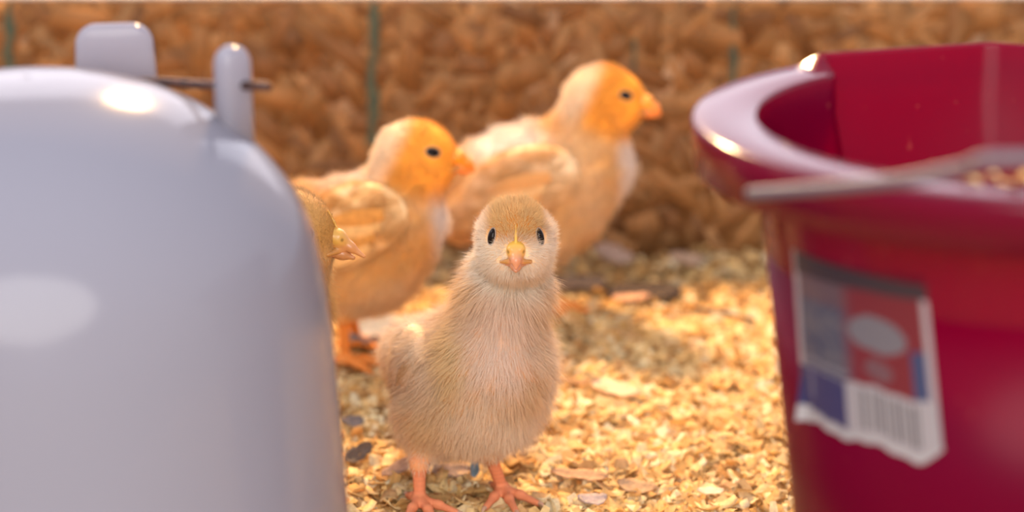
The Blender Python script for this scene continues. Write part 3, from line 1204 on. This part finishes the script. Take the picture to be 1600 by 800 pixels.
# ================================================================== BUCKET
BC = P(1618, 200, 0.78)
BX, BY = BC[0], 0.78
RZ = 0.2225
bucket = empty('bucket', (BX, BY, 0))
props(bucket, 'crimson plastic bucket with broad rolled rim and peeling sticker at the right', 'bucket')


def rad(z):          # outside radius of the tapering wall
    return 0.0630 + 0.128 * z


def collar():
    """wide rolled rim; at the far side it gives way to a thin raised straight lip"""
    seg = 160
    V, F, S = [], [], []
    R1, R0 = 0.1110, 0.0895
    loops = []
    for k in range(seg):
        a = 2 * math.pi * k / seg
        dx, dy = math.cos(a), math.sin(a)
        # far sector: angle around +Y (90 deg), +-38 deg
        da = abs((math.degrees(a) - 88 + 180) % 360 - 180)
        flat = 1 - smooth01(np.array([da]), 38.5, 40.5)[0]
        # two straight facets in the far sector
        ang = math.degrees(a) - 88
        rr = 1.0
        if da < 40:
            seg_mid = 20 if ang > 0 else -20
            rr = math.cos(math.radians(20)) / math.cos(math.radians(ang - seg_mid))
        r1 = R1 * (1 - flat) + (R0 + 0.0035 + 0.012) * flat * rr
        r0 = R0 * (1 - flat) + (R0 + 0.012) * flat * rr
        zt = RZ + 0.0052 * flat
        sk = 0.0160 * (1 - flat) + 0.010 * flat
        e = 0.0014
        prof = [(rad(0.178) - 0.0022, 0.178), (r0 - 0.0005, zt - 0.014 if flat < .5 else zt - 0.02), (r0, zt - e), (r0 + e * 0.4, zt - e * 0.3), (r0 + e, zt), ((r0 + r1) / 2, zt + 0.0001), (r1 - e, zt), (r1 - e * 0.3, zt - e * 0.4), (r1, zt - e),
                (r1 - 0.0006, zt - sk), (r1 - 0.0022, zt - sk), (r1 - 0.0026, zt - 0.004), (r0 + 0.0022, zt - 0.004), (r0 + 0.0012 if flat > .5 else max(r0 + 0.0014, 0), zt - 0.014), (rad(0.178), 0.178)]
        if flat > 0.5:
            prof[9] = (r1, zt - 0.012); prof[10] = (r1 - 0.0005, zt - 0.0122); prof[11] = (r1 - 0.0006, zt - 0.0126); prof[12] = (r1 - 0.0007, zt - 0.013)
            prof[13] = (r1 - 0.0010, zt - 0.02)
        loops.append([(BX + r * dx, BY + r * dy, z) for r, z in prof])
    n = len(loops[0])
    V = np.array(loops).reshape(-1, 3)
    for k in range(seg):
        k2 = (k + 1) % seg
        for i in range(n - 1):
            F += [k * n + i, k2 * n + i, k2 * n + i + 1, k * n + i + 1]; S.append(4)
    me = np_mesh('rim', V, F, S)
    mi = np.tile([1, 1] + [0] * (n - 3), seg).astype(np.int32)
    if len(mi) == len(me.polygons):
        me.polygons.foreach_set('material_index', mi)
    return me


bprof = [(0.0002, 0.004), (0.060, 0.004), (rad(0.006) - 0.002, 0.006), (rad(0.178) - 0.0022, 0.178), (rad(0.178), 0.178), (rad(0.10), 0.10), (rad(0.03), 0.03), (rad(0.003), 0.003), (0.064, 0.0), (0.0002, 0.0)]
link('bucket_body', lathe('bucket_body', bprof, BX, BY, 112), M_red, bucket)
link('rim', collar(), [M_rim, M_red], bucket)

# wire bail folded forward over the rim
bp = [P(1172, 303, 0.713), P(1290, 294, 0.680), P(1400, 283, 0.655), P(1500, 264, 0.637), P(1600, 247, 0.628)]
bp += [np.array([2 * BX - q[0], q[1], q[2]]) for q in bp[3::-1]]
link('bail_wire', tube_mesh('bail_wire', catmull(bp, 8), 0.0019, 12), M_steel, bucket)


def cone_hit(px, py):
    d = ray(px, py)
    lo, best = None, None
    for t in np.linspace(0.4, 1.1, 7001):
        q = CAM + d * t
        if math.hypot(q[0] - BX, q[1] - BY) <= rad(q[2]):
            return math.atan2(q[1] - BY, q[0] - BX), q[2]
    return None


def sticker():
    c = [cone_hit(1240, 388), cone_hit(1446, 432), cone_hit(1476, 728), cone_hit(1256, 640)]  # TL TR BR BL
    c = [x if x else (math.pi * 1.02, 0.15) for x in c]
    c = [(a if a > 0 else a + 2 * math.pi, z) for a, z in c]
    nu, nvv = 150, 170
    V, C = [], []
    vals = {}
    for j in range(nvv + 1):
        v = j / nvv
        for i in range(nu + 1):
            u = i / nu
            a = (c[0][0] * (1 - u) + c[1][0] * u) * (1 - v) + (c[3][0] * (1 - u) + c[2][0] * u) * v
            # torn bottom edge
            tear = 0.0010 * math.sin(u * 13) + 0.0004 * math.sin(u * 41 + 1) - 0.004 * (1 - u) ** 4
            z = (c[0][1] * (1 - u) + c[1][1] * u) * (1 - v) + ((c[3][1] * (1 - u) + c[2][1] * u) + tear) * v
            # rounded corners at the bottom right
            cr = max(0, (u - 0.86) / 0.14) ** 2 * max(0, (v - 0.90) / 0.10)
            z += cr * 0.006
            peel = 0.0030 * max(0, (0.06 - u) / 0.06) * max(0, (v - 0.72) / 0.28)
            r = rad(z) + 0.0004 + peel
            V.append((BX + r * math.cos(a), BY + r * math.sin(a), z))
            col = (0.55, 0.53, 0.58)
            fn = 0.5 + 0.5 * math.sin(u * 37 + 4 * math.sin(v * 21)) * math.sin(v * 31 + 3 * math.sin(u * 17))
            if v < 0.125 and u > 0.02:
                col = (0.055, 0.035, 0.055)
            elif v < 0.66:
                if u < 0.05 or u > 0.955:
                    col = (0.60, 0.52, 0.56)
                else:
                    # busy picture: blue-grey left, red centre with a pale oval, blue at the right
                    blue = np.array([0.10, 0.13, 0.27]); red = np.array([0.42, 0.035, 0.07]); pale = np.array([0.42, 0.40, 0.48]); pk = np.array([0.34, 0.16, 0.18])
                    k = np.clip((u - 0.40) / 0.12, 0, 1)
                    left = blue * (1 - fn) + pale * fn * 0.75
                    if v < 0.26:
                        left = pk * 0.6 + left * 0.4
                    cc = left * (1 - k) + red * k
                    e = ((u - 0.66) / 0.19) ** 2 + ((v - 0.36) / 0.10) ** 2
                    if e < 1.0:
                        cc = pale * 0.95
                    e2 = ((u - 0.66) / 0.09) ** 2 + ((v - 0.56) / 0.06) ** 2
                    if e2 < 1:
                        cc = cc * 0.5 + pale * 0.4
                    if u > 0.87 and v > 0.40:
                        cc = np.array([0.09, 0.14, 0.36])
                    if 0.60 < v < 0.63 and u < 0.45:
                        cc = pale * 1.1
                    col = tuple(cc * 0.62)
            elif u < 0.42 and v < 0.93 and v > 0.67:
                col = (0.055, 0.055, 0.19) if not (abs(u - 0.13) < 0.012 and v < .85) else (0.25, 0.25, 0.38)
            elif u > 0.50 and u < 0.90 and 0.69 < v < 0.92:
                bar = (math.sin(u * 210) + 0.7 * math.sin(u * 127 + 1)) > 0.25
                col = (0.13, 0.12, 0.15) if bar else (0.55, 0.54, 0.58)
            if v > 0.955 or (v > 0.9 and u < 0.12):
                col = (0.66, 0.66, 0.70)
            C.append(col)
    F, S = [], []
    for j in range(nvv):
        for i in range(nu):
            q = j * (nu + 1) + i
            F += [q, q + 1, q + nu + 2, q + nu + 1]; S.append(4)
    me = np_mesh('sticker', np.array(V), F, S)
    set_color(me, np.array(C) * 0.44)
    return me


sk = link('sticker', sticker(), M_label, bucket)
sk['label'] = 'worn paper sticker with dark top bar, red and blue picture and barcode'

# ================================================================== LOOSE PIECES
# the 300 nearest shavings that can be picked out, each an object
protos = []
tones = []
for k in range(14):
    s = random.choice([0.9, 1.0, 1.2, 1.35])
    pts = flake_grid(random.uniform(0.006, 0.011) * s, random.uniform(0.0035, 0.0062) * s, random.uniform(-1.9, 1.9), random.gauss(0, 0.7), 5, 2)
    th = 0.00035
    V = np.concatenate([pts, pts + np.array([0, 0, -th])])
    F, S = [], []
    n1, n2 = 6, 3
    for i in range(n1 - 1):
        for j in range(n2 - 1):
            q = i * n2 + j
            F += [q, q + n2, q + n2 + 1, q + 1]; S.append(4)
            q += 18
            F += [q, q + 1, q + n2 + 1, q + n2]; S.append(4)
    ringi = [j for j in range(3)] + [i * 3 + 2 for i in range(1, 6)] + [15 + j for j in (1, 0)] + [i * 3 for i in (4, 3, 2, 1)]
    for a, b in zip(ringi, ringi[1:] + ringi[:1]):
        F += [a, b, b + 18, a + 18]; S.append(4)
    me = np_mesh('wood_shaving', V, F, S)
    set_color(me, np.clip(np.tile(PALS[k % len(PALS)] * random.uniform(0.92, 1.12), (len(V), 1)), 0, 1))
    me.materials.append(M_shav)
    tones.append(['pale tan', 'straw-coloured', 'orange-tan', 'brownish', 'cream', 'light orange', 'dark tan', 'honey-coloured'][k % len(PALS)])
    protos.append(me)
cnt = 0
tries = 0
feet = [footL, footR]
while cnt < 300 and tries < 5000:
    tries += 1
    px = random.uniform(540, 1275)
    py = 800 - abs(random.gauss(0, 1)) * 75
    if py < 560: continue
    if 600 < px < 862 and py < 705: continue
    q = G(px, py)
    if min(math.hypot(q[0] - f[0], q[1] - f[1] + 0.008) for f in feet) < 0.016: continue
    o = bpy.data.objects.new('wood_shaving', protos[cnt % len(protos)])
    COL.objects.link(o)
    o.location = (q[0], q[1], float(bedz(q[0], q[1])) + 0.0016)
    o.rotation_euler = (random.gauss(0, 0.28), random.gauss(0, 0.28), random.uniform(0, 6.28))
    tone = tones[cnt % len(protos)]
    if px < 610: where = 'between jug and front chick'
    elif px < 862: where = 'around the legs of the front chick'
    elif px < 990: where = 'just right of the front chick'
    elif px < 1130: where = 'midway from front chick to bucket'
    else: where = 'close to the crimson bucket'
    row = 'farther back' if py < 705 else 'near the bottom'
    props(o, tone + ' curled shaving ' + where + ', ' + row, 'wood shaving', tone + ' shavings ' + where + ', ' + row)
    cnt += 1


def chip(name, px, py, L, W, rot, col, label, cat, curl=0.4, tilt=(0.1, 0.1), lift=0.0025, jag=0.2, thick=0.0004):
    """one irregular flat flake, leaf or crumb"""
    q = G(px, py)
    nl, nw = 10, 5
    pts = []
    jr = [random.uniform(-jag, jag) for _ in range(nl + 1)]
    jl = [random.uniform(-jag, jag) for _ in range(nl + 1)]
    for i in range(nl + 1):
        t = i / nl - 0.5
        env = (1 - (2 * abs(t)) ** 2.5) ** 0.5 if abs(t) < 0.5 else 0.12
        env = max(env, 0.15)
        for j in range(nw + 1):
            s = j / nw * 2 - 1
            ww = W / 2 * env * (1 + (jr[i] if s > 0 else jl[i]))
            pts.append((t * L, s * ww, curl * L * (t * t) + 0.15 * W * s * s + random.gauss(0, 0.0001)))
    pts = np.array(pts)
    V = np.concatenate([pts, pts - np.array([0, 0, thick])])
    m = len(pts)
    F, S = [], []
    for i in range(nl):
        for j in range(nw):
            a = i * (nw + 1) + j
            F += [a, a + nw + 1, a + nw + 2, a + 1]; S.append(4)
            a += m
            F += [a, a + 1, a + nw + 2, a + nw + 1]; S.append(4)
    ringi = list(range(nw + 1)) + [i * (nw + 1) + nw for i in range(1, nl + 1)] + [nl * (nw + 1) + j for j in range(nw - 1, -1, -1)] + [i * (nw + 1) for i in range(nl - 1, 0, -1)]
    for a, b in zip(ringi, ringi[1:] + ringi[:1]):
        F += [a, b, b + m, a + m]; S.append(4)
    me = np_mesh(name, V, F, S)
    cc = np.tile(np.array(col), (len(V), 1)) * (1 + 0.12 * noise(V, 900)[:, None])
    set_color(me, np.clip(cc, 0, 1))
    me.materials.append(M_shav)
    o = bpy.data.objects.new(name, me)
    COL.objects.link(o)
    o.location = (q[0], q[1], float(bedz(q[0], q[1])) + lift)
    o.rotation_euler = (tilt[0], tilt[1], rot)
    props(o, label, cat)
    return o


for k, (px, py) in enumerate(((1520, 285), (1552, 281), (1578, 292), (1596, 284), (1618, 290), (1650, 296))):
    q = G(px, py, RZ)
    o = bpy.data.objects.new('wood_shaving', protos[k])
    COL.objects.link(o)
    o.location = (q[0], q[1], RZ + 0.0012)
    o.scale = (0.55, 0.55, 0.55)
    o.rotation_euler = (0.1, 0.1, k * 1.3)
    props(o, 'tiny shaving crumb lying on the near rim of the crimson bucket', 'wood shaving', 'shaving crumbs on the bucket rim')
chip('wood_flake', 960, 612, 0.026, 0.015, -0.5, (0.90, 0.66, 0.42), 'broad pale wood flake lying flat on the bedding halfway to the back', 'wood flake', 0.1)
chip('wood_flake', 905, 596, 0.024, 0.007, 0.1, (0.45, 0.26, 0.13), 'brown sliver of wood on the bedding beside the front chick', 'wood flake', 0.2)
chip('dry_leaf', 548, 672, 0.015, 0.007, 0.9, (0.30, 0.24, 0.21), 'dark curled dry leaf close beside the jug, upper of two', 'leaf', 0.5, (0.5, 0.2), 0.006)
chip('dry_leaf', 558, 718, 0.016, 0.007, 0.7, (0.20, 0.15, 0.12), 'dark crumpled dry leaf close beside the jug, lower of two', 'leaf', 0.5, (0.7, -0.3), 0.005)
chip('wood_flake', 705, 740, 0.019, 0.010, 0.4, (0.60, 0.45, 0.36), 'greyish wood flake behind the front chick, between its legs', 'wood flake', 0.2, (0.35, 0.1), 0.004)
chip('small_feather', 742, 738, 0.013, 0.0045, 1.45, (0.30, 0.40, 0.46), 'tiny blue-grey feather tip upright between the front chick\'s legs', 'feather', 0.3, (0.2, -1.0), 0.008)
chip('wood_flake', 625, 742, 0.022, 0.008, 0.8, (0.62, 0.42, 0.30), 'long pinkish wood flake left of the front chick\'s foot', 'wood flake', 0.15, (0.2, -0.1), 0.004)
chip('wood_flake', 905, 752, 0.026, 0.008, -0.15, (0.66, 0.42, 0.24), 'long brownish wood flake right of the front chick', 'wood flake', 0.12, (0.2, 0.05), 0.004)
chip('wood_flake', 995, 765, 0.018, 0.009, -0.3, (0.62, 0.42, 0.24), 'ridged tan wood flake at the lower edge, right of the front chick', 'wood flake', 0.3, (0.25, 0.05), 0.004)
chip('wood_flake', 925, 790, 0.013, 0.010, 0.2, (0.55, 0.46, 0.44), 'rounded grey wood flake at the tip of the front chick\'s toe', 'wood flake', 0.5, (0.1, 0.05), 0.004)
chip('wood_flake', 1110, 772, 0.012, 0.006, 0.1, (0.95, 0.80, 0.58), 'bright cream wood flake near the bottom, left of the bucket', 'wood flake', 0.2, (0.1, 0.05), 0.004)
chip('dropping', 586, 535, 0.034, 0.034, 0.2, (0.40, 0.41, 0.42), 'flat grey patch of droppings beside the foot of the left chick', 'droppings', 0.05, (0.05, 0.0), 0.0045, 0.3, 0.003)
chip('bark_scrap', 1005, 462, 0.042, 0.020, 0.05, (0.085, 0.06, 0.05), 'dark bark scrap in the shaded litter right of the tall chick', 'bark', 0.1, (0.1, 0), 0.004, 0.4, 0.002)
chip('bark_scrap', 900, 450, 0.034, 0.018, -0.1, (0.15, 0.11, 0.09), 'grey-brown bark scrap in the litter behind the front chick', 'bark', 0.1, (0.1, 0), 0.003, 0.4, 0.002)
chip('wood_flake', 985, 478, 0.022, 0.007, 0.25, (0.70, 0.42, 0.26), 'pinkish wood flake in front of the dark bark scrap', 'wood flake', 0.1, (0.2, 0), 0.005)
chip('wood_flake', 960, 415, 0.026, 0.012, -0.6, (0.40, 0.27, 0.20), 'dull mauve wood flake leaning in the litter below the board', 'wood flake', 0.2, (0.5, 0.2), 0.010)
chip('wood_flake', 1070, 425, 0.026, 0.010, 0.6, (0.45, 0.30, 0.20), 'tan wood flake leaning in the litter towards the bucket', 'wood flake', 0.2, (0.5, 0.2), 0.010)
tw = [G(1085, 482, 0.004), G(1120, 488, 0.005), G(1155, 494, 0.004), G(1178, 500, 0.004)]
t_ = link('twig', tube_mesh('twig', catmull(tw, 5), [0.0014] * 8 + [0.001] * 8, 8), simple('twig_bark', (0.09, 0.055, 0.04), 0.8), origin=tw[1])
props(t_, 'thin dark twig lying on the bedding left of the bucket', 'twig')
